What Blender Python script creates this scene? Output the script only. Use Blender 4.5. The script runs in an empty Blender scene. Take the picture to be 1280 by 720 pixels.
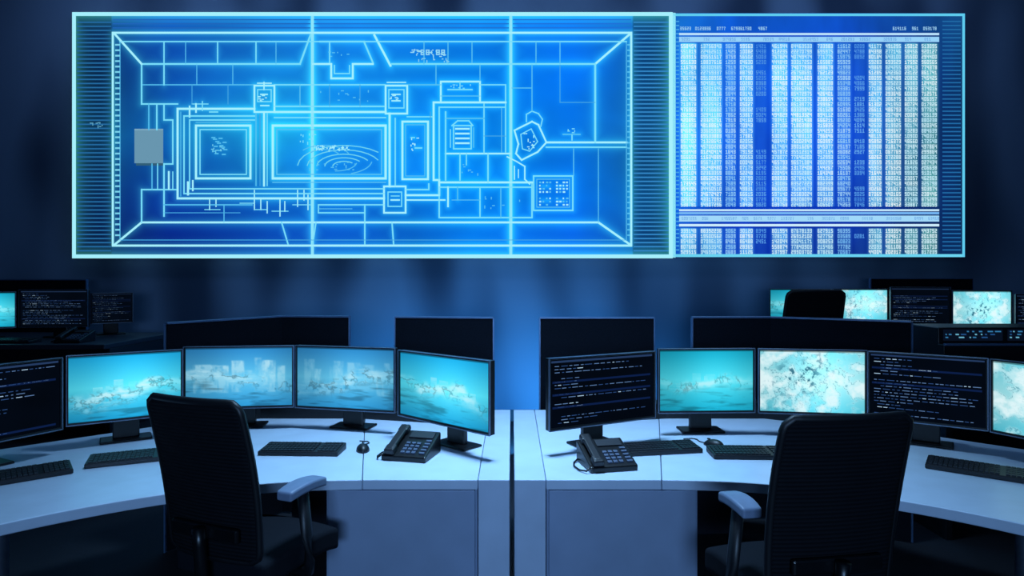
import bpy, bmesh, math, random
import numpy as np
from mathutils import Vector, Matrix
random.seed(4)
F=800.0; HZ=343.0; CZ=1.6
scn=bpy.context.scene
try: scn.view_settings.view_transform='Standard'
except Exception: pass
col=scn.collection
def lin(c):
    out=[]
    for x in c:
        x=x/255.0
        out.append(x/12.92 if x<=0.04045 else ((x+0.055)/1.055)**2.4)
    return tuple(out)
def linA(a):
    a=np.clip(a,0,255)/255.0
    return np.where(a<=0.04045,a/12.92,((a+0.055)/1.055)**2.4)

# ---------------- materials
def mat(name,rgb,rough=0.5,metal=0.0,var=0.12,scale=30,bump=0.0,bscale=200,spec=0.5,wave=0):
    m=bpy.data.materials.new(name); m.use_nodes=True
    nt=m.node_tree; b=nt.nodes['Principled BSDF']
    c=lin(rgb)
    tc=nt.nodes.new('ShaderNodeTexCoord')
    n=nt.nodes.new('ShaderNodeTexNoise'); n.inputs['Scale'].default_value=scale; n.inputs['Detail'].default_value=4
    nt.links.new(tc.outputs['Object'],n.inputs['Vector'])
    r=nt.nodes.new('ShaderNodeValToRGB')
    r.color_ramp.elements[0].position=0.3; r.color_ramp.elements[1].position=0.7
    r.color_ramp.elements[0].color=tuple(x*(1-var) for x in c)+(1,)
    r.color_ramp.elements[1].color=tuple(min(1,x*(1+var)) for x in c)+(1,)
    nt.links.new(n.outputs['Fac'],r.inputs['Fac'])
    b.inputs['Roughness'].default_value=rough; b.inputs['Metallic'].default_value=metal
    b.inputs['Specular IOR Level'].default_value=spec
    outc=r.outputs['Color']
    if wave:
        w=nt.nodes.new('ShaderNodeTexWave'); w.bands_direction='Z'; w.inputs['Scale'].default_value=wave
        nt.links.new(tc.outputs['Object'],w.inputs['Vector'])
        mx=nt.nodes.new('ShaderNodeMixRGB'); mx.blend_type='MIX'
        mx.inputs['Color2'].default_value=tuple(x*2.0 for x in c)+(1,)
        nt.links.new(w.outputs['Fac'],mx.inputs['Fac']); nt.links.new(outc,mx.inputs['Color1']); outc=mx.outputs['Color']
        bp=nt.nodes.new('ShaderNodeBump'); bp.inputs['Strength'].default_value=.6; bp.inputs['Distance'].default_value=0.004
        nt.links.new(w.outputs['Fac'],bp.inputs['Height']); nt.links.new(bp.outputs['Normal'],b.inputs['Normal'])
    elif bump>0:
        bp=nt.nodes.new('ShaderNodeBump'); bp.inputs['Strength'].default_value=bump; bp.inputs['Distance'].default_value=0.004
        n2=nt.nodes.new('ShaderNodeTexNoise'); n2.inputs['Scale'].default_value=bscale
        nt.links.new(tc.outputs['Object'],n2.inputs['Vector']); nt.links.new(n2.outputs['Fac'],bp.inputs['Height'])
        nt.links.new(bp.outputs['Normal'],b.inputs['Normal'])
    nt.links.new(outc,b.inputs['Base Color'])
    return m
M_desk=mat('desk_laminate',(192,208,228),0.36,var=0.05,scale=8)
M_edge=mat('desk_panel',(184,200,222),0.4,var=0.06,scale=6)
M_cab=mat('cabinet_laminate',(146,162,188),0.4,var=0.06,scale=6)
M_dark=mat('dark_plastic',(16,19,25),0.45,var=0.2)
M_black=mat('black_plastic',(9,11,15),0.35,var=0.2)
M_key=mat('key_plastic',(24,28,36),0.5,var=0.2)
M_fab=mat('divider_fabric',(14,19,28),0.95,var=0.25,scale=120,bump=0.3,bscale=600,spec=0.1)
M_rail=mat('rail_lit_edge',(84,112,150),0.4,metal=.2,var=0.1)  # light caught along the edges is put into this pale blue
M_mesh=mat('chair_mesh',(8,10,15),0.85,var=0.2,wave=24,spec=0.15)
M_frame=mat('chair_frame',(9,12,18),0.5,var=0.15)
M_seat=mat('chair_fabric',(16,20,28),0.9,var=0.2,scale=200,bump=0.3,bscale=500,spec=0.15)
M_arm=mat('armrest_pad',(110,126,152),0.5,var=0.08)
M_phkey=mat('phone_key',(70,82,104),0.5,var=0.08)
M_silver=mat('silver_trim',(120,136,158),0.35,metal=0.6,var=0.1)
M_bd=mat('back_desk',(40,46,60),0.5,var=0.1)
def wallmat():
    m=bpy.data.materials.new('wall_paint'); m.use_nodes=True
    nt=m.node_tree; b=nt.nodes['Principled BSDF']
    tc=nt.nodes.new('ShaderNodeTexCoord'); mp=nt.nodes.new('ShaderNodeMapping')
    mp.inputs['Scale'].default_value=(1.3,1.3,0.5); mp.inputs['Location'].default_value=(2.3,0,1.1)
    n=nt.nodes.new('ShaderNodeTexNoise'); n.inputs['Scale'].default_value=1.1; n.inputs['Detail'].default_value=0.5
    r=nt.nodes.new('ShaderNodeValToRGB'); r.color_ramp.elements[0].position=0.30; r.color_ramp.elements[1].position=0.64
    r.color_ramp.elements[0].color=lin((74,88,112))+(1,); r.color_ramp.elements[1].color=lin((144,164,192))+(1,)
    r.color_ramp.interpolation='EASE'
    nt.links.new(tc.outputs['Object'],mp.inputs['Vector']); nt.links.new(mp.outputs['Vector'],n.inputs['Vector'])
    nt.links.new(n.outputs['Fac'],r.inputs['Fac']); nt.links.new(r.outputs['Color'],b.inputs['Base Color'])
    b.inputs['Roughness'].default_value=0.8; b.inputs['Specular IOR Level'].default_value=0.2
    return m
M_wall=wallmat()
M_floor=mat('floor_carpet',(26,30,40),0.9,var=0.2,scale=60,bump=0.3)
M_ceil=mat('ceiling_paint',(24,28,38),0.9,var=0.1,scale=5)
def emis():
    m=bpy.data.materials.new('screen_pixels'); m.use_nodes=True
    nt=m.node_tree; nt.nodes.clear()
    a=nt.nodes.new('ShaderNodeAttribute'); a.attribute_name='Col'
    e=nt.nodes.new('ShaderNodeEmission'); o=nt.nodes.new('ShaderNodeOutputMaterial')
    nt.links.new(a.outputs['Color'],e.inputs['Color']); nt.links.new(e.outputs[0],o.inputs['Surface'])
    return m
M_em=emis()

# ---------------- object helpers
def root(name,loc,rz=0,label=None,cat=None,group=None,kind=None):
    e=bpy.data.objects.new(name,None); e.empty_display_size=0.1
    e.location=loc; e.rotation_euler=(0,0,rz); col.objects.link(e)
    tag(e,label,cat,group,kind); return e
def tag(o,label=None,cat=None,group=None,kind=None):
    if label: o['label']=label
    if cat: o['category']=cat
    if group: o['group']=group
    if kind: o['kind']=kind
def fin(name,bm,m,parent=None,bevel=0,seg=2,smooth=False,sub=0,loc=(0,0,0),rot=(0,0,0)):
    bmesh.ops.recalc_face_normals(bm,faces=bm.faces)
    me=bpy.data.meshes.new(name); bm.to_mesh(me); bm.free()
    if smooth:
        for p in me.polygons: p.use_smooth=True
    me.materials.append(m)
    o=bpy.data.objects.new(name,me); col.objects.link(o)
    o.location=loc; o.rotation_euler=rot
    if parent: o.parent=parent
    if bevel>0:
        b=o.modifiers.new('b','BEVEL'); b.width=bevel; b.segments=seg; b.limit_method='ANGLE'
    if sub: 
        s=o.modifiers.new('s','SUBSURF'); s.levels=sub; s.render_levels=sub
    return o
def box(bm,c,s,R=None):
    M=Matrix.Translation(c)@(R if R is not None else Matrix.Identity(4))@Matrix.Diagonal((s[0],s[1],s[2],1))
    bmesh.ops.create_cube(bm,size=1,matrix=M)
def cyl(bm,c,r1,r2,d,R=None,seg=24):
    M=Matrix.Translation(c)@(R if R is not None else Matrix.Identity(4))
    bmesh.ops.create_cone(bm,cap_ends=True,segments=seg,radius1=r1,radius2=r2,depth=d,matrix=M)
def obox(name,c,s,m,parent=None,bevel=0,rot=None,**k):
    bm=bmesh.new(); box(bm,c,s,rot); return fin(name,bm,m,parent,bevel,**k)
def tube(name,pts,r,m,parent,cyclic=False):
    bm=bmesh.new(); P=[Vector(p) for p in pts]; rings=[]; n=len(P)
    for i,p in enumerate(P):
        if cyclic: t=(P[(i+1)%n]-P[i-1]).normalized()
        else: t=(P[min(i+1,n-1)]-P[max(i-1,0)]).normalized()
        a=t.cross(Vector((0,1,0)) if cyclic else Vector((0,0,1)))
        if a.length<1e-3: a=t.cross(Vector((1,0,0)))
        a.normalize(); b=t.cross(a)
        rings.append([bm.verts.new(p+a*r*math.cos(k*math.pi/4)+b*r*math.sin(k*math.pi/4)) for k in range(8)])
    for i in range(n if cyclic else n-1):
        j=(i+1)%n
        for k in range(8):
            bm.faces.new((rings[i][k],rings[i][(k+1)%8],rings[j][(k+1)%8],rings[j][k]))
    if not cyclic: bm.faces.new(rings[0]); bm.faces.new(rings[-1])
    return fin(name,bm,m,parent,smooth=True)
def dup(r,loc,rz,label=None):
    kids=[o for o in bpy.data.objects if o.parent==r]
    n=r.copy(); n.location=loc; n.rotation_euler=(0,0,rz); col.objects.link(n)
    if label: n['label']=label
    def rec(ch,p):
        sub=[o for o in bpy.data.objects if o.parent==ch]
        k=ch.copy(); k.parent=p; col.objects.link(k)
        for s in sub: rec(s,k)
    for c in kids: rec(c,n)
    return n
def setcol(me,cols):
    at=me.color_attributes.new('Col','FLOAT_COLOR','POINT')
    a=np.ones((len(me.vertices),4),dtype=np.float32); a[:,:3]=cols
    at.data.foreach_set('color',a.ravel())
def colgrid(name,o,ux,vz,img,parent,loc=(0,0,0),dy=0.0):
    ny,nx=img.shape[:2]
    S,T=np.meshgrid(np.linspace(0,1,nx),np.linspace(0,1,ny))
    V=np.stack([o[0]+S*ux,o[1]+T*dy,o[2]-T*vz],-1).reshape(-1,3)
    idx=np.arange(nx*ny).reshape(ny,nx)
    Fc=np.stack([idx[:-1,:-1],idx[1:,:-1],idx[1:,1:],idx[:-1,1:]],-1).reshape(-1,4)
    me=bpy.data.meshes.new(name); me.from_pydata(V.tolist(),[],Fc.tolist())
    setcol(me,linA(img.reshape(-1,3))); me.materials.append(M_em)
    ob=bpy.data.objects.new(name,me); col.objects.link(ob); ob.parent=parent; ob.location=loc
    return ob
class Draw:
    def __init__(s): s.v=[];s.f=[];s.c=[];s.segs=[]
    def quad(s,pts,c):
        n=len(s.v); s.v+=pts; s.f.append(tuple(range(n,n+len(pts)))); s.c+=[c]*len(pts)
    def rect(s,x0,y0,x1,y1,c): s.quad([(x0,y0),(x0,y1),(x1,y1),(x1,y0)],c)
    def line(s,x0,y0,x1,y1,w=1.6,c=(110,215,250),g=1.0):
        dx,dy=x1-x0,y1-y0; L=math.hypot(dx,dy) or 1; ux,uy=dx/L,dy/L; nx,ny=-uy*w/2,ux*w/2
        ex,ey=ux*w/2,uy*w/2
        s.quad([(x0-ex+nx,y0-ey+ny),(x0-ex-nx,y0-ey-ny),(x1+ex-nx,y1+ey-ny),(x1+ex+nx,y1+ey+ny)],c)
        if g>0: s.segs.append((x0,y0,x1,y1,g*w))
    def box(s,x0,y0,x1,y1,w=1.6,c=(110,215,250),g=1.0):
        s.line(x0,y0,x1,y0,w,c,g);s.line(x1,y0,x1,y1,w,c,g);s.line(x1,y1,x0,y1,w,c,g);s.line(x0,y1,x0,y0,w,c,g)
    def poly(s,P,w=1.6,c=(110,215,250),g=1.0):
        for a,b in zip(P[:-1],P[1:]): s.line(*a,*b,w,c,g)
    def mesh(s,name,fn,parent,lift=0.0):
        me=bpy.data.meshes.new(name); me.from_pydata([fn(x,y) for x,y in s.v],[],s.f)
        setcol(me,linA(np.array(s.c,dtype=float))); me.materials.append(M_em)
        o=bpy.data.objects.new(name,me); col.objects.link(o); o.parent=parent; return o
FONT={'0':['111','101','101','101','111'],'1':['010','110','010','010','111'],'2':['111','001','111','100','111'],
'3':['111','001','111','001','111'],'4':['101','101','111','001','001'],'5':['111','100','111','001','111'],
'6':['111','100','111','101','111'],'7':['111','001','010','010','010'],'8':['111','101','111','101','111'],
'9':['111','101','111','001','111'],':':['000','010','000','010','000'],'-':['000','000','111','000','000'],
'(':['010','100','100','100','010'],' ':['000']*5}
def text(d,s,x,y,p,c,px=None):
    px=px or p
    for ch in s:
        for r,row in enumerate(FONT[ch]):
            k=0
            while k<3:
                if row[k]=='1':
                    e=k
                    while e<3 and row[e]=='1': e+=1
                    d.rect(x+k*px,y+r*p,x+e*px,y+r*p+p*0.92,c); k=e
                else: k+=1
        x+=px*4
def marks(d,x,y,w,h,n,c,seed):
    r=random.Random(seed)
    for k in range(n):
        a=x+r.random()*w; b=y+r.random()*h
        if r.random()<.6: d.rect(a,b,a+r.uniform(1.5,4),b+1.2,c)
        else: d.rect(a,b,a+1.2,b+r.uniform(1.5,4),c)
def rsz(a,ny,nx):
    y=np.linspace(0,a.shape[0]-1.001,ny); x=np.linspace(0,a.shape[1]-1.001,nx)
    y0=y.astype(int);x0=x.astype(int);fy=(y-y0)[:,None];fx=(x-x0)[None]
    if a.ndim==3: fy=fy[...,None];fx=fx[...,None]
    A=a[y0][:,x0];B=a[y0][:,x0+1];C=a[y0+1][:,x0];D=a[y0+1][:,x0+1]
    return (A*(1-fx)+B*fx)*(1-fy)+(C*(1-fx)+D*fx)*fy
def fbm(nx,ny,seed,bx=4,by=3,octv=4):
    r=np.random.RandomState(seed); o=np.zeros((ny,nx)); a=1;t=0
    for k in range(octv):
        o+=a*rsz(r.rand(by*2**k+2,bx*2**k+2),ny,nx); t+=a; a*=0.55
    return o/t

# ---------------- room
def struct(name,c,s,m):
    o=obox(name,c,s,m); o['kind']='structure'; return o
struct('floor',(0,2.2,-0.05),(13.6,10,0.1),M_floor)
struct('ceiling',(0,2.2,5.15),(13.6,10,0.1),M_ceil)
struct('wall_back',(0,7.1,2.55),(13.2,0.2,5.1),M_wall)
struct('wall_left',(-6.7,2.2,2.55),(0.2,9.6,5.1),M_wall)
struct('wall_right',(6.7,2.2,2.55),(0.2,9.6,5.1),M_wall)
struct('wall_front',(0,-2.6,2.55),(13.2,0.2,5.1),M_wall)
struct('baseboard_back',(0,6.985,0.06),(13.2,0.03,0.12),M_bd)

# ---------------- video walls
D=6.93
def PX(u,v,d,L): return ((u-640)/F*d-L[0], d-L[1], CZ-(v-HZ)/F*d-L[2])
def wallroot(u0,v0,u1,v1,name,label):
    c=PX((u0+u1)/2,(v0+v1)/2,D,(0,0,0)); L=(c[0],7.0,c[2])
    r=root(name,L,0,label,'screen')
    w=(u1-u0)/F*D; h=(v1-v0)/F*D
    obox('display_casing',(0,-0.03,0),(w,0.055,h),M_black,r,0.004)
    return r,L
rL,LL=wallroot(90,15,840.5,323,'video_wall','large wall display showing glowing cyan floor plan on blue')
d=Draw()
B=(165,240,254); N=(120,222,250); S=(85,192,240); K=(66,165,226)
d.box(92.5,17.5,838.5,320.5,4.8,(165,240,253),1.4)
for x in (390.5,638.5): d.line(x,20,x,318,3.6,(140,228,250),1.0)
d.box(141,41,789,307,2.6,B); d.line(150,52,783,52,1.6,N)
d.line(150,52,150,300,1.0,S,.4); d.line(783,52,783,300,1.0,S,.4); d.line(150,300,783,300,1.0,K,.3)
for i in range(36):
    y=56+i*6.8; d.line(145,y,149,y,2.2,(120,210,235),.3); d.line(785,y,787,y,1.8,S,.2)
for a in [(143,42,177,80),(788,42,744,80),(143,306,177,278),(788,306,748,278)]: d.line(*a,2.6,B)
d.line(177,80,375,80,2.2,N); d.line(744,80,490,80,2.2,N); d.line(177,278,748,278,2.4,B)
d.line(177,80,177,130,2,N); d.line(177,237,177,278,2,N); d.line(744,80,744,178,2.4,N); d.line(748,186,748,278,1.0,S,.4)
d.line(375,80,388,44,2.2,N); d.line(468,44,488,82,2.6,B); d.line(455,52,466,78,2,N); d.line(412,52,412,78,1.6,N);d.line(400,52,455,52,2,N)
d.poly([(391,80),(414,80),(414,98),(441,98),(441,80),(466,80)],2.4,B); d.poly([(418,82),(418,92),(437,92),(437,82)],1.5,N)
for x in (205,272,320): d.line(x,52,x,80,1.6,N)
d.line(205,80,205,106,1.8,N); d.line(177,106,318,106,1.3,S,.5); d.line(343,106,481,106,1.6,N); d.line(508,106,545,106,1.5,S)
d.line(375,106,375,133,1.2,S,.5); d.line(412,106,412,133,1.0,K,.4); d.line(450,106,450,133,1.0,K,.4); d.line(343,133,481,133,1.8,N)
for x in (240,285): d.line(x,106,x,130,1.0,K,.4); d.line(x+6,80,x+6,106,1.0,S,.4)
for x in (530,560,590,670,700): d.line(x,52,x,80,1.2,S,.4)
d.line(545,80,545,106,1.2,S,.5); d.line(232,52,232,80,1,S,.4); d.line(345,52,345,80,1,S,.4)
d.line(665,80,665,139,1.2,S,.4); d.line(640,110,665,110,1.2,S,.4); d.line(700,80,700,128,1.0,K,.4); d.line(700,128,744,128,1.0,K,.4)
d.line(717,186,717,219,1.2,S,.4); d.line(600,80,600,102,1.2,S,.4)
d.line(352,278,360,305,1.8,N); d.line(395,278,391,305,1.6,N); d.line(456,256,456,305,1.8,N); d.line(490,278,492,305,1.8,N)
d.line(280,256,280,278,1.2,S,.5); d.line(205,266,300,266,1.0,K,.4)
d.line(177,130,222,130,1.8,N); d.line(205,130,205,150,1.8,N); d.line(196,130,196,162,1.8,N); d.line(186,130,186,162,1.5,S)
d.line(205,150,216,150,1.8,N); d.line(216,150,216,205,1.8,N); d.line(205,205,216,205,1.8,N); d.line(205,205,205,270,2,N)
d.line(190,205,190,237,1.3,S); d.line(197,205,197,237,1.3,N)
d.line(177,237,220,237,1.8,N); d.line(211,215,211,236,2.2,B); d.line(216,215,216,236,1.4,N)
d.line(205,256,315,256,1.5,S)
d.poly([(222,248),(222,136),(318,136)],2.6,B); d.poly([(318,145),(230,145),(230,242),(480,242)],1.8,N); d.line(222,248,480,248,2.6,B)
d.poly([(318,150),(237,150),(237,236),(480,236)],1.6,N); d.line(226,140,226,245,1.0,S,.4)
d.line(237,133,237,146,2,B); d.line(245,130,245,140,2,B); d.line(253,127,253,138,1.4,N); d.line(240,130,260,130,1.2,N)
d.line(262,140,272,140,1.6,N); d.line(235,228,235,243,2.6,B,.7); d.line(241,226,241,238,2,B,.7)
d.box(245,157,313,223,2.6,B); d.box(250,162,308,218,1.4,N); d.line(245,153,313,153,1.0,S,.4)
d.box(341,157,482,223,2.8,B); d.box(346,162,477,218,1.4,S); d.line(341,228,482,228,1.2,S,.5)
d.line(320,142,320,232,1.4,S); d.line(330,142,330,232,2.2,B); d.line(334,142,334,232,1.2,N); d.line(325,142,325,232,1.0,K,.4)
d.box(318,107,343,140,2.2,B); d.box(322,112,339,127,1.4,N); d.line(326,118,334,118,1.6,B); d.line(326,132,336,132,1.6,B); d.line(330,103,330,112,1.6,B);d.line(322,104,339,104,1.4,B)
d.box(482,107,509,142,2.2,B); d.box(486,112,505,135,1.4,N); d.line(490,118,500,118,1.6,B); d.line(490,126,500,126,1.6,B); d.line(484,103,507,103,1.4,B)
d.line(343,140,482,140,2.6,B); d.line(343,147,482,147,1.5,N)
d.poly([(487,142),(487,233)],2.6,B); d.line(494,148,494,233,1.6,N)
d.box(503,152,535,224,2.4,B); d.box(507,156,531,220,1.0,S,.4); d.line(519,185,527,185,1.6,N); d.line(514,172,518,172,1.4,N)
marks(d,513,172,10,16,9,B,1)
d.box(480,233,507,266,2.2,B); d.box(485,240,502,258,1.4,N); d.line(489,250,499,250,1.8,B); d.line(489,245,499,245,1.2,N)
d.line(398,256,480,256,1.6,N); d.line(398,266,456,266,1.6,N); d.line(398,256,398,266,1.5,N); d.line(398,261,440,261,1,S,.4)
d.poly([(507,244),(549,244),(549,225),(542,225),(542,128),(632,128)],2.4,B); d.poly([(507,237),(536,237),(536,230)],1.8,N)
d.line(549,225,549,134,1.8,N); d.line(549,134,632,134,1.6,N); d.line(557,140,557,225,1.8,N); d.line(538,140,538,224,1.0,K,.4)
d.line(507,250,556,250,1.8,B); d.line(509,146,542,146,1.4,N)
d.box(551,102,600,128,2.2,B); d.line(560,112,590,112,1.6,N); d.line(551,120,600,120,1.2,S); d.line(575,102,575,112,1.2,N)
d.line(545,106,551,106,1.4,S); d.line(600,106,632,106,1.4,N); d.line(632,106,632,190,1.6,N); d.line(627,134,627,190,1.0,S,.4)
d.box(567,157,589,186,1.6,N)
for y in (161,167,173,179):
    for x in (570,576,582): d.line(x,y,x+4,y,2.2,B,.5)
d.poly([(565,157),(572,151),(586,151),(591,157)],1.6,N); d.line(592,160,592,184,1.2,S); d.line(563,162,563,184,1.2,N)
d.line(557,192,638,192,2,B); d.line(557,148,605,148,1.5,S); d.line(605,128,605,192,1.5,N); d.line(575,192,575,225,1.6,N); d.line(610,192,610,228,1.8,N); d.line(583,192,583,206,1.3,N)
d.line(605,170,632,170,1.0,K,.4)
d.line(549,228,665,228,2.4,B); d.box(549,234,665,272,1.8,N); d.line(600,234,600,272,1.6,N); d.line(626,234,626,272,1.2,S); d.line(572,234,572,250,1.3,S)
d.line(560,234,560,258,2,B); d.line(565,250,600,250,1,S,.4)
# tilted polygon room with equipment
d.poly([(643,163),(665,152),(673,156),(683,178),(672,190),(652,200),(645,192),(648,180),(643,163)],2.0,B)
d.poly([(651,168),(664,161),(672,177),(662,189),(653,186),(651,168)],1.3,N,.6)
marks(d,654,166,13,19,12,B,2)
d.poly([(658,152),(658,143),(665,139),(673,142),(678,149),(676,158)],1.4,N)
d.line(683,178,783,178,2.4,B); d.line(683,184,783,184,1.8,N)
d.line(704,168,725,168,1.5,S); d.line(715,168,715,175,1.5,N); marks(d,706,160,14,6,5,N,3)
d.poly([(634,196),(646,202),(656,208),(656,224),(662,230)],1.6,B); d.line(643,208,643,224,1.4,B); d.line(648,212,648,222,1.2,B)
d.box(667,220,716,263,1.8,N); d.box(671,224,712,259,1.0,S,.4)
r9=random.Random(12)
for yy in range(8):
    for xx in range(9):
        if xx==4 or yy==4: continue
        if r9.random()<.85: d.rect(674+xx*4.2,227+yy*4,674+xx*4.2+r9.uniform(1.6,3.2),227+yy*4+2.0,B if r9.random()<.6 else S)
for cx in (682,701):
    for cy in (233,251): d.segs.append((cx-4,cy,cx+4,cy,1.6))
d.line(640,228,665,228,1.4,N); d.line(665,228,665,264,1.6,N)
def arc(cx,cy,R,a0,a1,w,c,sy=.45):
    P=[(cx+R*math.cos(a0+(a1-a0)*k/12),cy+R*sy*math.sin(a0+(a1-a0)*k/12)) for k in range(13)]
    P=[p for p in P if 352<p[0]<474 and 164<p[1]<217]
    if len(P)>1: d.poly(P,w,c,.5)
for k,R in enumerate((14,24,34,46,58)): arc(430,208,R,math.pi*1.02,math.pi*(1.75+.04*k),1.2,(110,212,238))
for k,R in enumerate((20,32)): arc(405,196,R,math.pi*1.2,math.pi*1.9,1.1,S)
arc(425,200,40,.15,1.2,1.1,S); arc(420,202,26,.2,1.6,1.1,S)
marks(d,392,181,46,6,44,B,21); marks(d,372,166,20,12,10,N,22); marks(d,385,200,60,12,22,S,23)
for k in range(14):
    x=265+((k*37)%16); y=172+((k*53)%24); d.line(x,y,x+3.5,y,1.5,S,.4)
for x,y0,y1 in ((318,238,262),(326,250,262),(334,252,266),(350,248,270),(356,252,264),(372,238,258),(380,238,250),(385,244,262),(262,250,262),(270,250,258)): d.line(x,y0,x,y1,1.4,B,.5)
for x0,x1,y in ((318,334,262),(340,360,264),(366,388,256),(256,275,262),(300,318,254)): d.line(x0,y,x1,y,1.1,N,.4)
text(d,'-:88(88',513,62,1.4,(150,220,245),1.6); marks(d,514,61,42,9,14,(150,220,245),31); marks(d,520,72,42,5,12,(130,205,240),4)
marks(d,112,152,16,6,8,(90,160,190),5); marks(d,264,178,14,12,10,(110,205,235),6)
marks(d,562,105,26,5,8,N,7); marks(d,322,118,14,8,8,B,8); marks(d,487,118,14,9,8,B,9); marks(d,400,112,60,14,10,S,10); marks(d,575,205,22,12,7,S,11)
marks(d,410,60,34,12,6,S,12); marks(d,600,240,50,24,8,S,14)
gb=Draw(); gb.rect(168,161,204,204,(104,150,175)); gb.rect(168,161,204,163,(125,172,196)); gb.rect(170,204,206,207,(50,95,120))
st=Draw()
y=27
while y<318:
    st.rect(96,y,139,y+1.7,(35,105,160)); st.rect(792,y,836,y+1.7,(50,135,200)); y+=5.1
y=24
while y<39:
    st.rect(141,y,388,y+1.3,(32,100,185)); st.rect(392,y,636,y+1.3,(32,110,205)); st.rect(641,y,789,y+1.3,(32,110,215)); y+=5.1
C=np.array([
[(16,64,120),(12,74,176),(16,104,214),(15,116,224),(10,120,236),(10,104,224),(20,84,155)],
[(12,50,92),(12,82,180),(18,130,220),(14,128,226),(5,130,246),(5,112,236),(20,94,160)],
[(16,72,115),(14,102,188),(24,158,222),(16,130,226),(6,136,246),(8,120,236),(25,104,170)],
[(12,52,97),(8,60,162),(12,104,208),(10,112,223),(5,134,246),(5,114,236),(20,96,155)],
[(10,42,92),(4,22,108),(6,48,152),(8,84,202),(5,114,236),(8,84,208),(15,70,130)]],float)
nx,ny=376,154
img=rsz(C,ny,nx)
img=img*(0.84+0.32*fbm(nx,ny,5,6,4))[...,None]
U,V=np.meshgrid(np.linspace(90.5,840,nx),np.linspace(15.5,322.5,ny))
side=((U<139)|(U>791)); img[side]*=0.68
glow=np.zeros_like(U)
for (x0,y0,x1,y1,g) in d.segs:
    dx,dy=x1-x0,y1-y0; LL2=dx*dx+dy*dy+1e-6
    t=np.clip(((U-x0)*dx+(V-y0)*dy)/LL2,0,1)
    ds=np.hypot(U-x0-t*dx,V-y0-t*dy)
    glow=np.maximum(glow,min(1,g/3.6)*np.exp(-ds/(2.2+0.9*g)))
img=img+glow[...,None]*np.array([50,120,70])
def scr(name,u0,v0,u1,v1,img,parent,L,dd):
    o=PX(u0,v0,dd,L); e=PX(u1,v1,dd,L)
    return colgrid(name,o,e[0]-o[0],o[2]-e[2],img,parent)
scr('screen',90.5,15.5,840,322.5,img,rL,LL,6.940)
st.mesh('scan_lines',lambda x,y:PX(x,y,6.937,LL),rL)
gb.mesh('plan_block',lambda x,y:PX(x,y,6.936,LL),rL)
d.mesh('floor_plan_lines',lambda x,y:PX(x,y,6.934,LL),rL)
# right: data table
rR,LR=wallroot(841,16,1207,322,'video_wall','large wall display filled with columns of white numbers')
cols=[(851,6,0),(876,8,0),(907,4,1),(925,5,0),(945,4,2),(965,6,0),(989,8,0),(1022,6,0),(1047,5,1),(1068,4,2),(1086,5,0),(1107,6,0),(1131,5,0),(1152,6,0)]
C=np.array([
[(24,120,220),(16,92,212),(16,90,212),(16,84,204),(18,78,165),(18,72,125)],
[(22,112,222),(14,82,214),(14,80,212),(14,72,204),(12,58,148),(12,52,98)],
[(20,104,218),(12,74,210),(12,72,208),(12,64,196),(12,52,134),(10,45,86)],
[(18,96,208),(10,66,202),(10,62,200),(10,56,188),(12,46,126),(10,42,84)],
[(16,88,192),(9,52,176),(8,46,166),(10,46,155),(10,44,112),(10,44,88)]],float)
nx2,ny2=240,200
im2=rsz(C,ny2,nx2)
U2,V2=np.meshgrid(np.linspace(841.5,1206.5,nx2),np.linspace(16.5,321.5,ny2))
fb=fbm(nx2,ny2,9,10,3); im2*=(0.8+.4*fb)[...,None]
lum=np.zeros_like(U2)
for x,n,wk in cols:
    w=n*3.3; e=1/(1+np.exp(-(U2-x)/1.0))*1/(1+np.exp((U2-x-w)/1.0)); lum+=e*(1.25,.6,.15)[wk]
lum*=((V2>54)&((V2<258)|(V2>285))&(V2<317)); lum*=(.6+.8*fb)
im2+=lum[...,None]*np.array([60,88,44])
scr('screen',841.5,16.5,1206.5,321.5,im2,rR,LR,6.940)
t=Draw()
t.box(843,18.5,1204.5,319.5,3.2,(95,205,240),0); t.line(842.5,18,842.5,320,4,(150,232,250),0); t.line(843,319.5,1204,319.5,3.6,(110,215,242),0)
y=26
while y<316:
    t.rect(1178,y,1201,y+1.6,(32,105,165)); t.rect(845,y,849,y+1.6,(70,165,230)); y+=5.1
t.rect(849,41.2,1174,44.0,(185,225,252)); t.rect(849,46,1174,52.5,(150,210,250))
t.rect(849,261.5,1174,264.0,(195,230,252)); t.rect(849,265,1174,268,(115,180,242)); t.rect(849,269.5,1174,277,(160,216,250)); t.rect(849,280,1174,283,(205,238,253))
rn=random.Random(8)
def num(n): return ''.join(rn.choice('0123456789') for _ in range(n))
for x,n in ((850,5),(869,7),(896,4),(914,9),(948,4),(1116,6),(1140,3),(1154,6)): text(t,num(n),x,33.5,.85,(150,205,240),.72)
for yy in (47,271):
    x=852
    while x<1168:
        n=rn.randint(3,7); text(t,num(n),x,yy,0.8,(90,150,220),.7); x+=n*2.8+rn.choice([6,10,16])
y=55.2
while y<316:
    if 256<y<284: y=286.0
    for i,(x,n,wk) in enumerate(cols):
        f=fb[int(min(ny2-1,(y-16)/305*ny2)),int(min(nx2-1,(x-841)/365*nx2))]
        k=min(1,max(0,(f-.3)*2.2))*.6+rn.random()*.4
        lo,hi=[((180,232,252),(246,253,255)),((110,182,242),(185,225,252)),((60,130,222),(105,175,238))][wk]
        c=tuple(a+(b-a)*k for a,b in zip(lo,hi))
        if wk==2 and rn.random()<.3: continue
        text(t,num(n),x,y,1.02,c,.83)
    y+=6.6
t.mesh('number_table',lambda x,y:PX(x,y,6.934,LR),rR)

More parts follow.
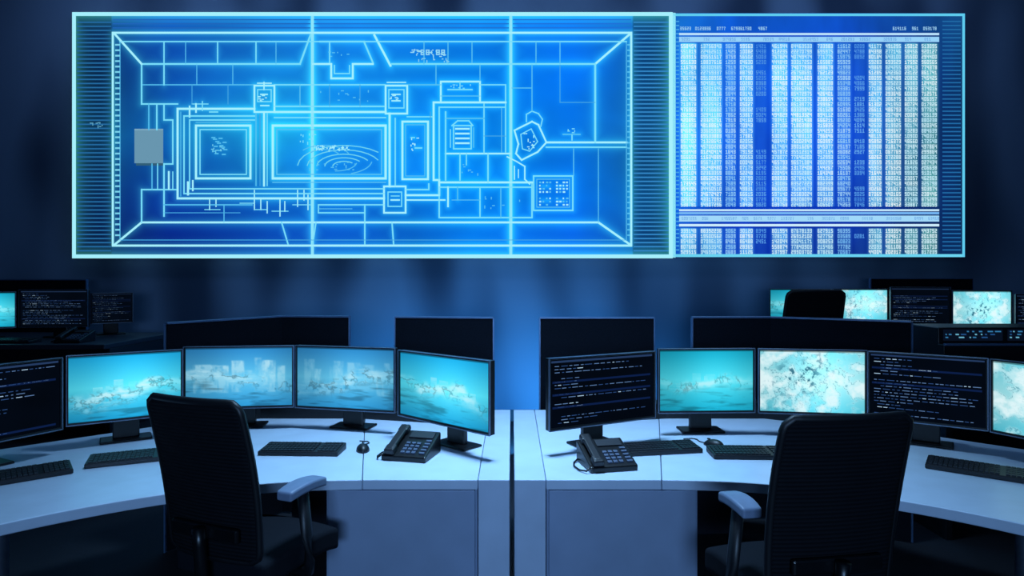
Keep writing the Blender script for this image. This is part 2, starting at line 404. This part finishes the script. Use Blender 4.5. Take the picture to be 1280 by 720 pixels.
# ---------------- monitors
def map_img(kind,seed):
    nx,ny=200,112
    Y,X=np.mgrid[0:ny,0:nx]; Y=Y/(ny-1); X=X/(nx-1)
    r=np.random.RandomState(seed+3)
    n=fbm(nx,ny,seed,r.randint(9,18),r.randint(6,12),4); m=fbm(nx,ny,seed+50,3,2,4)
    pal={'cyan':((26,160,215),(85,220,244),(28,150,200),(225,250,254)),
         'dull':((40,124,184),(90,182,220),(42,138,194),(210,243,250)),
         'bright':((115,220,238),(170,238,246),(90,202,224),(238,252,254)),
         'teal':((20,155,185),(80,214,232),(24,160,192),(215,247,251))}[kind]
    a,b,c,w=[np.array(q,float) for q in pal]
    t=Y[...,None]
    base=np.where(t<.5,a+(b-a)*t*2,b+(c-b)*(t-.5)*2)
    base=base*(.85+.28*np.exp(-((X-.6)/.4)**2))[...,None]
    sl=r.uniform(-.3,.3); ridge=0.5+sl*(X-.5)+0.35*(m-.5)-.12*np.exp(-((X-r.uniform(.2,.8))/.14)**2)
    cx=r.uniform(.3,.7); mid=np.exp(-((X-cx)/.4)**4)
    land=1/(1+np.exp(-(Y-ridge)*60)); th=.12+.14*r.rand(); land=land*1/(1+np.exp((Y-ridge-th)*28))
    streak=fbm(nx,ny,seed+77,5,22,3)
    tex=np.clip((n*.6+streak*.5-.38)*3.4,0,1)
    al=land*tex*(.25+.6*mid)
    if kind=='dull':
        al*=.8; blk=np.zeros_like(al); x=int(r.uniform(.02,.12)*nx)
        while x<nx*.94:
            w0=r.randint(8,34); hgt=r.uniform(.02,.26); br=r.uniform(.2,.75)
            y0=int((.44-hgt)*ny); y1=int((.66+.14*r.rand())*ny); x1=min(nx,x+w0)
            blk[y0:y1,x:x1]=np.maximum(blk[y0:y1,x:x1],br*np.linspace(1,.5,y1-y0)[:,None])
            x=x1+(r.randint(0,22) if r.rand()<.5 else 0)
        vs=fbm(nx,ny,seed+31,26,5,3)
        for _ in range(3):
            q=blk.copy(); q[1:-1,1:-1]=(blk[:-2,1:-1]+blk[2:,1:-1]+blk[1:-1,:-2]+blk[1:-1,2:]+blk[1:-1,1:-1]*2)/6; blk=q
        blk*=np.clip((vs*.6+n*.5-.34)*4.0,0.05,1.1)
        al=np.maximum(al,blk)
    if kind in('cyan','teal'):
        for q in range(5):
            x=int(np.clip(cx+r.randn()*.18,.05,.9)*nx); w0=r.randint(8,22); yb=int(np.clip(.5+sl*(x/nx-.5),.3,.7)*ny)
            h0=r.randint(5,16); g=r.uniform(.2,.5)
            s=al[yb-h0:yb+6,x:x+w0]; al[yb-h0:yb+6,x:x+w0]=np.maximum(s,g*np.linspace(1,.6,s.shape[0])[:,None]*(.4+tex[yb-h0:yb+6,x:x+w0]*.8))
    if kind=='bright':
        k=fbm(nx,ny,seed+9,30,18,4); q=fbm(nx,ny,seed+19,9,6,5); z=fbm(nx,ny,seed+29,4,3,3)
        al=np.clip((q-.4)*3.5,0,1)*.8
        im=base+(w-base)*al[...,None]
        cl=np.exp(-((X-.42)/.2)**2-((Y-.5)/.42)**2)
        dk=np.clip((k-.57)*14,0,1)*np.clip(cl*1.3+(z-.6)*2,0,1)
        dk=np.maximum(dk*.85,np.clip(1-np.abs(q-.5)*80,0,1)*.55)
        dk=np.maximum(dk,np.clip(1-np.abs(k-.5)*40,0,1)*.35*np.clip(cl*1.6,0,1))
        im=im+(np.array([20,85,112.])-im)*dk[...,None]*.9
    else:
        al=np.clip(al,0,1)
        im=base+(w-base)*al[...,None]*.95
        dk=land*np.clip(1-np.abs(n-.45)*18,0,1)*.6
        im=im*(1-dk[...,None]*.5)
        sea=np.clip((Y-ridge-th)*8,0,1)*np.clip((streak-.5)*4,0,1)
        im=im*(1-.25*sea[...,None])
    im[:3,:]*=.6
    return im
def code_draw(w,h,seed,bright=1.0):
    r=random.Random(seed); c=Draw()
    W0=100.0; H0=W0*h/w
    c.rect(1,1,99,2.6,tuple(q*bright for q in (36,58,95)))
    n=19; p=(H0-6)/n
    for i in range(n):
        y=5+i*p; x=4+r.choice([0,0,3,6]); lim=r.choice([25,40,60,75,90])
        if r.random()<.2: continue
        if r.random()<.14: c.rect(2,y-.4,97,y+p*.5,tuple(q*bright for q in (12,30,70))) 
        while x<lim:
            l=r.uniform(1.2,7); k=r.random()
            cc=(88,120,165) if k<.42 else ((42,72,122) if k<.92 else (165,195,222))
            c.rect(x,y,x+l,y+p*.22,tuple(q*bright for q in cc)); x+=l+r.uniform(1,2.2)
    return c
def monitor(pL,pR,zt,zb,zd,kind,seed,label,group,br=1.0):
    x0,y0=pL; x1,y1=pR; w=math.hypot(x1-x0,y1-y0); h=zt-zb; a=math.atan2(y1-y0,x1-x0)
    r=root('computer_monitor',((x0+x1)/2,(y0+y1)/2,zd),a,label,'monitor',group)
    zc=(zt+zb)/2-zd; b=0.008
    bm=bmesh.new(); box(bm,(0,0.018,zc),(w,0.028,h)); box(bm,(0,0.04,zc-.02),(w*.55,0.03,h*.55)); fin('casing',bm,M_black,r,0.004)
    bm=bmesh.new()
    box(bm,(0,0,zc+h/2-b/2),(w,0.014,b));box(bm,(0,0,zc-h/2+b*.8),(w,0.014,b*1.6))
    box(bm,(-w/2+b/2,0,zc),(b,0.014,h));box(bm,(w/2-b/2,0,zc),(b,0.014,h))
    fin('bezel',bm,M_dark,r,0.002)
    bm=bmesh.new(); 
    box(bm,(0,-.0045,zc-h/2+.002),(w+.002,.01,.005)); box(bm,(-w/2,-.0045,zc),(.004,.01,h)); box(bm,(w/2,-.0045,zc),(.004,.01,h)); box(bm,(0,-.0045,zc+h/2),(w+.002,.01,.003))
    fin('edge_trim',bm,M_silver,r)
    o=(-w/2+b,0.002,zc+h/2-b); sw=w-2*b; sh=h-2.6*b
    if kind=='code':
        im=np.zeros((12,20,3))+np.array([2,6,13.]); im+=fbm(20,12,seed)[...,None]*np.array([2,5,12])
        colgrid('screen',o,sw,sh,im,r)
        c=code_draw(sw,sh,seed,br)
        c.mesh('screen_text',lambda x,y:(o[0]+x/100*sw,o[1]-.001,o[2]-y/100*sw),r)
    else:
        colgrid('screen',o,sw,sh,map_img(kind,seed),r)
    bm=bmesh.new(); box(bm,(0,0.105,zc/2+.01),(0.12,0.03,zc)); box(bm,(0,0.075,zc),(0.1,0.07,.08)); fin('stand_neck',bm,M_black,r,0.006)
    obox('stand_base',(0,.10,.006),(.23,.13,.012),M_black,r,0.005)
    return r
def px(u,dd): return ((u-640)/F*dd,dd)
gA='monitors on the curved desks'
T,Bt=1.208,0.868
def ext(p,q,w):
    v=Vector(q)-Vector(p); v.normalize(); return tuple(Vector(p)+v*w)
mcode='black monitor showing rows of code on dark screen'
mmap='black monitor with bright cyan terrain map on screen'
mdull='black monitor with hazy blue skyline image on screen'
p=px(77,3.02); q=(p[0]-.25,p[1]-.5); q=ext(p,q,.58); monitor(q,p,T,Bt,.75,'code',11,mcode,gA)
monitor(px(83,3.08),px(228,3.35),T,Bt,.75,'cyan',2,mmap,gA)
monitor(px(230,3.46),px(367,3.53),T,Bt,.75,'dull',3,mdull,gA)
monitor(px(370,3.54),px(494,3.40),T,Bt-.005,.75,'dull',14,mdull,gA)
monitor(px(499,3.32),px(613,2.90),T,Bt,.75,'cyan',5,'black angled monitor with cyan sea map beside desk phone',gA)
monitor(px(686,2.98),px(818,3.27),T,Bt,.75,'code',21,'black angled monitor with code beside desk phone',gA)
monitor(px(823,3.37),px(943,3.39),T,Bt,.75,'teal',7,mmap,gA)
monitor(px(948,3.38),px(1083,3.3),T,Bt,.75,'bright',8,'black monitor with pale cyan map and dark patches',gA)
monitor(px(1085,3.27),px(1235,2.99),T,Bt,.75,'code',33,mcode,gA)
p=px(1239,2.97); q=ext(p,(p[0]+.2,p[1]-.4),.56); monitor(p,q,T,Bt,.75,'bright',18,'black monitor with pale cyan map and dark patches',gA)
gB='monitors on the raised rear desks'
def mb(uL,dL,uR,dR,vt,vb,kind,seed,zd=1.04,g=gB,label=None,br=.9):
    dm=(dL+dR)/2; monitor(px(uL,dL),px(uR,dR),CZ-(vt-HZ)*dm/F,CZ-(vb-HZ)*dm/F,zd,kind,seed,label or (mcode if kind=='code' else mmap),g,br)
mb(-62,5.4,20,5.6,365,411,'teal',41)
mb(24,5.6,110,5.65,362,409,'code',42,br=.75)
mb(113,5.8,166,6.0,366,404,'code',43,br=.6)
mb(962,6.0,1038,5.9,361,400,'teal',44)
mb(1041,5.85,1110,5.8,361,401,'bright',45)
mb(1113,5.65,1188,5.55,359,406,'code',46,br=.75)
mb(1190,5.5,1265,5.38,363,413,'bright',47)
mb(1269,5.33,1350,5.2,368,418,'code',48,br=.75)

# ---------------- curved desks
def cat(P,n=8):
    out=[]
    P2=[P[0]]+P+[P[-1]]
    for i in range(1,len(P2)-2):
        a,b,c,e=[Vector(q) for q in P2[i-1:i+3]]
        for k in range(n):
            t=k/n
            out.append(tuple(0.5*((2*b)+(-a+c)*t+(2*a-5*b+4*c-e)*t*t+(-a+3*b-3*c+e)*t**3)))
    out.append(tuple(P[-1])); return out
def slabbm(pts,z0,z1):
    bm=bmesh.new()
    lo=[bm.verts.new((x,y,z0)) for x,y in pts]; hi=[bm.verts.new((x,y,z1)) for x,y in pts]
    bm.faces.new(lo[::-1]); bm.faces.new(hi)
    n=len(pts)
    for i in range(n): bm.faces.new((lo[i],lo[(i+1)%n],hi[(i+1)%n],hi[i]))
    return bm
def cut(bm,co,no):
    g=bm.verts[:]+bm.edges[:]+bm.faces[:]
    bmesh.ops.bisect_plane(bm,geom=g,plane_co=co,plane_no=no,clear_outer=True)
    bmesh.ops.holes_fill(bm,edges=bm.edges[:],sides=0)
def desk(s,label):
    front=[(.142,2.65)]+cat([(.62,2.65),(.98,2.61),(1.36,2.47),(1.74,2.18),(2.05,1.75),(2.25,1.2)])
    back=[(3.0,1.2),(2.9,2.3),(2.5,3.1),(2.08,3.5),(1.75,3.82),(1.3,4.0),(.142,4.02)]
    r=root('curved_desk',(s*1.2,3.0,0),0,label,'desk','curved console desks')
    ox,oy=s*1.2,3.0
    pts=[(s*x-ox,y-oy) for x,y in front+back]
    xs=s*.62-ox
    for sgn in (1,-1):
        bm=slabbm(pts,.708,.75)
        cut(bm,(xs-sgn*.0015,-.35,0),Vector((sgn,-sgn*s*.22,0)))
        fin('desktop',bm,M_desk,r,.004,3)
    bm=bmesh.new(); box(bm,(s*.075-ox,3.335-oy,.375),(.130,1.37,.75)); fin('end_panel',bm,M_edge,r,.004,3)
    bm=bmesh.new(); box(bm,(s*.8-ox,3.94-oy,.36),(1.1,.03,.7)); fin('modesty_panel',bm,M_bd,r,.002)
    for (x,y) in [(1.93,2.15),(2.3,1.4),(2.85,1.4),(2.4,3.0)]:
        bm=bmesh.new(); cyl(bm,(s*x-ox,y-oy,.355),.035,.035,.70,seg=24); cyl(bm,(s*x-ox,y-oy,.01),.05,.045,.02,seg=24); fin('leg',bm,M_silver,r)
    t=root('cable_tray',(s*1.1,3.75,.75),0,'low black cable tray on desk behind monitors','cable tray','cable trays')
    bm=bmesh.new()
    P=[(s*x-s*1.1,y-3.75) for x,y in ((.3,3.68),(.9,3.83),(1.5,3.83),(1.88,3.6))]
    for a,b in zip(P[:-1],P[1:]):
        a,b=Vector(a),Vector(b); m=(a+b)/2; an=math.atan2((b-a).y,(b-a).x)
        box(bm,(m.x,m.y,.045),((b-a).length+.02,.12,.09),Matrix.Rotation(an,4,'Z'))
    fin('tray_body',bm,M_black,t,.006)
    return r
desk(-1,'white curved console desk carrying a row of monitors')
desk(1,'white curved console desk carrying a row of monitors')
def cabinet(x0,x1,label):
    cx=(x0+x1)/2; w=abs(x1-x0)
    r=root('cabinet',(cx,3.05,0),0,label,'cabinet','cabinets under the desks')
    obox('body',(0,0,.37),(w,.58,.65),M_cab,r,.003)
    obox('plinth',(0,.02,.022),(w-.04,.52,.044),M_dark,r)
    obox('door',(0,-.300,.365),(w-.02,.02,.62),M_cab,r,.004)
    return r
cabinet(-.80,-.148,'grey blue laminate cabinet under white desk')
cabinet(.148,.80,'grey blue laminate cabinet under white desk')
def divider(P,z0,z1,label):
    c=Vector((sum(p[0] for p in P)/len(P),sum(p[1] for p in P)/len(P)))
    r=root('privacy_screen',(c.x,c.y,z0),0,label,'divider','dark screens behind the desks')
    Q=[Vector(p)-c for p in P]; H=z1-z0
    def offs(w):
        L=[];R=[]
        for i,q in enumerate(Q):
            t=(Q[min(i+1,len(Q)-1)]-Q[max(i-1,0)]).normalized(); n=Vector((-t.y,t.x))*w/2
            L.append(q+n);R.append(q-n)
        return L+R[::-1]
    fin('fabric_panel',slabbm([tuple(p) for p in offs(.03)],.01,H-.006),M_fab,r,.003)
    bm=slabbm([tuple(p) for p in offs(.036)],H-.006,H+.004)
    for i in (0,-1): box(bm,(Q[i].x,Q[i].y,H/2),(.008,.034,H-.01))
    fin('edge_rail',bm,M_rail,r)
    for a,b in ((Q[0],Q[1]),(Q[-1],Q[-2])):
        u=(b-a).normalized(); p=a+u*.2; obox('foot',(p.x,p.y,.006),(.05,.2,.012),M_dark,r,.002,Matrix.Rotation(math.atan2(u.y,u.x),4,'Z'))
dl='freestanding black fabric privacy screen behind desk'; dl2='angled black fabric privacy screen behind desk'
divider([(-.77,4.22),(-.12,4.15)],0,1.32,dl)
divider([(-1.99,3.68),(-1.55,4.30),(-1.08,4.26)],0,1.32,dl2)
divider([(.18,4.15),(.92,4.15)],0,1.32,dl)
divider([(1.18,4.2),(1.7,4.2),(2.38,3.82)],0,1.32,dl2)

# ---------------- rear platforms and desks
for s,x0,x1 in ((-1,-6.55,-2.7),(1,1.85,6.55)):
    o=obox('platform',((x0+x1)/2,5.7,.15),(x1-x0,2.5,.3),M_floor,None,.01); tag(o,'low carpeted platform carrying the rear desks','platform','rear platforms')
    dx0,dx1=(x0,-3.25) if s<0 else (2.3,x1)
    r=root('rear_desk',((dx0+dx1)/2,5.65,.3),0,'dark long desk on raised platform near the wall','desk','rear desks')
    w=dx1-dx0
    obox('desktop',(0,0,.72),(w,1.1,.04),M_bd,r,.005)
    obox('front_panel',(0,.2,.35),(w-.1,.03,.7),M_dark,r,.003)
    for q in (-1,1): obox('side_panel',(q*(w/2-.02),0,.35),(.04,.96,.7),M_dark,r,.003)
divider([(-6.3,6.4),(-4.25,6.4)],.3,1.548,'long black fabric privacy screen behind rear desk')
divider([(3.58,6.4),(4.6,6.4)],.3,1.56,'long black fabric privacy screen behind rear desk')
r=root('side_desk',(3.25,4.1,0),0,'dark side desk carrying low equipment console','desk')
obox('desktop',(0,0,.73),(1.3,.55,.04),M_bd,r,.004)
for q in (-1,1): obox('side_panel',(q*.62,0,.355),(.04,.5,.71),M_dark,r,.003)
obox('back_panel',(0,.22,.4),(1.2,.02,.55),M_dark,r)
r=root('equipment_console',(3.25,4.13,.75),0,'low black equipment console with dim blue readout strips','equipment')
bm=bmesh.new()
prof=[(-.20,0),(-.20,.42),(-.15,.42),(-.15,.52),(.17,.52),(.17,0)]
lo=[bm.verts.new((-.6,y,z)) for y,z in prof]; hi=[bm.verts.new((.6,y,z)) for y,z in prof]
bm.faces.new(lo); bm.faces.new(hi[::-1]); n=len(prof)
for i in range(n): bm.faces.new((lo[i],lo[(i+1)%n],hi[(i+1)%n],hi[i]))
fin('console_body',bm,M_dark,r,.006)
obox('front_lip',(0,-.205,.42),(1.2,.02,.014),M_rail,r,.003)
for k,(xa,xb) in enumerate(((-.57,-.2),(-.17,.2),(.23,.57))):
    im=np.zeros((20,90,3))+np.array([7,16,32.]); r7=random.Random(5+k)
    for row in (3,8,13):
        x=4
        while x<84:
            l=r7.randint(2,9)
            if r7.random()<.6: im[row:row+2,x:x+l]=r7.choice([(50,120,170),(34,80,135),(110,185,215)])
            x+=l+r7.randint(2,8)
    colgrid('readout_strip',(xa,-.152,.508),xb-xa,.07,im,r)

# ---------------- chairs
def chair(loc,rz,label,W0=.198,az=0.0,plen=.2,ay=0.0):
    r=root('office_chair',loc,rz,label,'chair','office chairs')
    nx,nz=16,30
    Z0,Z1=.62,1.18
    def P(s,t):
        w=W0+.010*math.sin(t*math.pi*.8)
        if t>.93: w-=.028*(1-math.sqrt(max(0,1-((t-.93)/.07)**2)))
        if t<.07: w-=.035*(1-math.sqrt(max(0,1-((.07-t)/.07)**2)))
        y=-.235-.10*t**1.1+.015*math.sin(t*math.pi)+.018*s*s
        return Vector((s*w,y,Z0+t*(Z1-Z0)))
    bm=bmesh.new()
    g=[[bm.verts.new(P(i/nx*2-1,j/nz)) for i in range(nx+1)] for j in range(nz+1)]
    for j in range(nz):
        for i in range(nx): bm.faces.new((g[j][i],g[j][i+1],g[j+1][i+1],g[j+1][i]))
    o=fin('backrest',bm,M_mesh,r,smooth=True); m=o.modifiers.new('so','SOLIDIFY'); m.thickness=.02; m.offset=0
    ring=[P(-1,j/nz) for j in range(nz+1)]+[P(i/nx*2-1,1) for i in range(1,nx)]+[P(1,1-j/nz) for j in range(nz+1)]+[P(1-i/nx*2,0) for i in range(1,nx)]
    tube('backrest_frame',ring,.013,M_frame,r,cyclic=True)
    tube('back_support',[(0,-.06,.49),(0,-.2,.50),(0,-.275,.54),(0,-.28,.62),(0,-.285,.68),(0,-.29,.74)],.022,M_black,r)
    obox('lumbar_bar',(0,-.262,.72),(.3,.02,.05),M_black,r,.008)
    bm=bmesh.new(); box(bm,(0,.0,.57),(.41,.42,.09))
    bmesh.ops.subdivide_edges(bm,edges=bm.edges[:],cuts=4,use_grid_fill=True)
    for v in bm.verts:
        if v.co.y>.17: v.co.z-=.03*((v.co.y-.17)/.05)
        if v.co.z>.57: v.co.z+=.01*math.cos(v.co.x*9)
    fin('seat',bm,M_seat,r,.02,3,smooth=True,sub=1)
    obox('seat_mechanism',(0,-.02,.49),(.2,.26,.05),M_black,r,.01)
    for q in (-1,1):
        tube('armrest_post',[(q*.15,0,.505),(q*.225,0,.51),(q*.242,-.02+ay,.55),(q*.232,-.02+ay,.65),(q*.212,-.02+ay,.80+az)],.021,M_dark,r)
        bm=bmesh.new(); box(bm,(0,0,0),(.08,plen,.036))
        bmesh.ops.subdivide_edges(bm,edges=bm.edges[:],cuts=3,use_grid_fill=True)
        for v in bm.verts:
            f=(v.co.y/plen*2)
            v.co.x*=1-.16*f*f; v.co.z-=.012*f*f
        fin('armrest_pad',bm,M_arm,r,.01,3,smooth=True,sub=2,loc=(q*.203,-.01+ay,.825+az))
    bm=bmesh.new(); cyl(bm,(0,0,.285),.028,.028,.37); cyl(bm,(0,0,.14),.04,.04,.1); fin('gas_lift',bm,M_dark,r,smooth=False)
    for k in range(5):
        a=k*2*math.pi/5+.3
        bm=bmesh.new(); R=Matrix.Rotation(a,4,'Z')
        box(bm,(0,0,0),(.26,.045,.035)); 
        for v in bm.verts:
            if v.co.x>0: v.co.y*=.6; v.co.z-=.015
        bmesh.ops.transform(bm,matrix=R@Matrix.Translation((.14,0,.1)),verts=bm.verts)
        fin('base_leg',bm,M_dark,r,.006)
        bm=bmesh.new()
        for q in (-1,1): cyl(bm,(.26*math.cos(a)-q*.014*math.sin(a),.26*math.sin(a)+q*.014*math.cos(a),.03),.03,.03,.016,R@Matrix.Rotation(math.pi/2,4,'X'))
        box(bm,(.26*math.cos(a),.26*math.sin(a),.06),(.02,.02,.04))
        fin('caster',bm,M_black,r)
    return r
c1=chair((-.955,2.44,0),-math.radians(22),'black mesh office chair with grey armrests turned slightly aside')
chair((.945,2.20,0),math.radians(9),'broad black office chair with grey armrests facing white desk',.199,.025,.17,-.04)
dup(c1,(2.14,4.84,.3),math.radians(2),'black office chair at dark rear desk')

# ---------------- keyboards
def keyboard(loc,rz,label):
    r=root('keyboard',loc,rz,label,'keyboard','computer keyboards')
    bm=bmesh.new(); box(bm,(0,0,.011),(.38,.14,.02))
    for v in bm.verts:
        if v.co.y>0 and v.co.z>.01: v.co.z+=.01
    fin('case',bm,M_dark,r,.004)
    bm=bmesh.new()
    for j in range(5):
        for i in range(20):
            if i in (14,): continue
            box(bm,(-.171+i*.018,-.05+j*.0245,.0235+j*.0017),(.015,.020,.008))
    o=fin('keys',bm,M_key,r); o['kind']='stuff'
    return r
k1=keyboard((-1.0,3.06,.75),math.radians(-2),'black computer keyboard on white desk')
for loc,rz in [((-2.06,2.66,.75),math.radians(40)),((-1.72,2.93,.75),math.radians(24)),((1.12,3.0,.75),math.radians(-2)),((.71,3.08,.75),math.radians(10)),((2.0,2.74,.75),math.radians(-38)),
   ((3.0,5.3,1.04),0)]:
    dup(k1,loc,rz)
for x,y in ((-4.1,5.25),(-4.9,5.2)): dup(k1,(x,y,1.04),0,'black computer keyboard on dark rear desk')
def mouse(loc,rz):
    r=root('computer_mouse',loc,rz,'small black corded computer mouse on desk','mouse','computer mice')
    bm=bmesh.new(); bmesh.ops.create_uvsphere(bm,u_segments=24,v_segments=14,radius=1)
    for v in bm.verts:
        v.co.x*=.032; v.co.y*=.056; v.co.z=max(0,v.co.z)*.034*(1-.15*v.co.y/.05)
    fin('mouse_body',bm,M_dark,r,smooth=True)
    obox('scroll_wheel',(0,.028,.03),(.007,.018,.008),M_key,r,.002)
    tube('cord',[(0,.05,.006),(.01,.09,.004),(.035,.12,.004),(.03,.15,.004),(-.01,.17,.004)],.0028,M_black,r)
    return r
m1=mouse((-.72,3.09,.75),math.radians(15))
dup(m1,(1.0,3.17,.75),math.radians(40)); dup(m1,(-1.38,3.05,.75),.3)
def phone(loc,rz,label):
    r=root('desk_phone',loc,rz,label,'phone','desk phones')
    bm=bmesh.new(); box(bm,(0,0,.03),(.215,.205,.06))
    for v in bm.verts:
        if v.co.z>.03: v.co.z=.025 if v.co.y<0 else .095
    fin('phone_body',bm,M_black,r,.006,3)
    sl=math.atan2(.07,.205); R=Matrix.Rotation(sl,4,'X')
    def top(x,y,h=0): return (x,y,.06+ y*math.tan(sl)+h)
    bm=bmesh.new(); box(bm,top(-.07,0,.022),(.04,.2,.018),R); box(bm,top(-.07,.08,.014),(.05,.05,.03),R); box(bm,top(-.07,-.08,.014),(.05,.05,.03),R)
    fin('handset',bm,M_dark,r,.008,3)
    bm=bmesh.new()
    for j in range(4):
        for i in range(3): box(bm,top(-.012+i*.026,-.075+j*.023,.003),(.019,.015,.008),R)
    for j in range(5): box(bm,top(.08,-.075+j*.023,.003),(.026,.012,.007),R)
    fin('keypad',bm,M_phkey,r,.001)
    bm=bmesh.new(); box(bm,top(.03,.06,.003),(.12,.05,.008),R); fin('display',bm,M_key,r,.002)
    pts=[(-.1,-.09,.03),(-.125,-.1,.012),(-.145,-.06,.006),(-.15,0,.006),(-.135,.05,.006),(-.108,.08,.012)]
    tube('cord',pts,.004,M_black,r)
    return r
ph=phone((-.47,3.0,.75),math.radians(-14),'black desk phone with handset on white desk')
dup(ph,(.42,2.85,.75),math.radians(12))
for x,y in ((-4.5,5.28),(-3.62,5.3)): dup(ph,(x,y,1.04),0,'black desk phone on dark rear desk')

# ---------------- lights
def area(loc,rot,sx,sy,e,c,name='lamp',spread=180):
    l=bpy.data.lights.new(name,'AREA'); l.shape='RECTANGLE'; l.size=sx; l.size_y=sy; l.energy=e; l.color=c; l.spread=math.radians(spread)
    o=bpy.data.objects.new(name,l); o.location=loc; o.rotation_euler=rot; col.objects.link(o)
area((0,3.0,4.9),(0,0,0),.8,.6,50,(.36,.65,1.0),'ceiling_light',66)
area((0,-2.2,1.7),(math.radians(83),0,0),1.4,.6,23,(.30,.56,1.0),'front_fill_light',80)  # unseen fill behind the camera, added to brighten the front panels
area((0,5.7,.15),(math.radians(83),0,0),2.6,.12,46,(.06,.42,1.0),'wall_glow_fill')  # bare lamp hidden behind the desks, added for blue glow low on the wall
area((0,6.0,4.9),(math.radians(20),0,0),10,.3,34,(.24,.46,.92),'wall_fill_light')  # unseen fill near the ceiling, added to brighten the back wall
w=bpy.data.worlds.new('World'); scn.world=w; w.use_nodes=True
w.node_tree.nodes['Background'].inputs[0].default_value=(.02,.05,.12,1); w.node_tree.nodes['Background'].inputs[1].default_value=.3
cam=bpy.data.cameras.new('Camera'); co=bpy.data.objects.new('Camera',cam); col.objects.link(co)
co.location=(0,0,CZ); co.rotation_euler=(math.pi/2,0,0); cam.sensor_width=36; cam.lens=F/1280*36; cam.shift_y=-(360-HZ)/1280
scn.camera=co
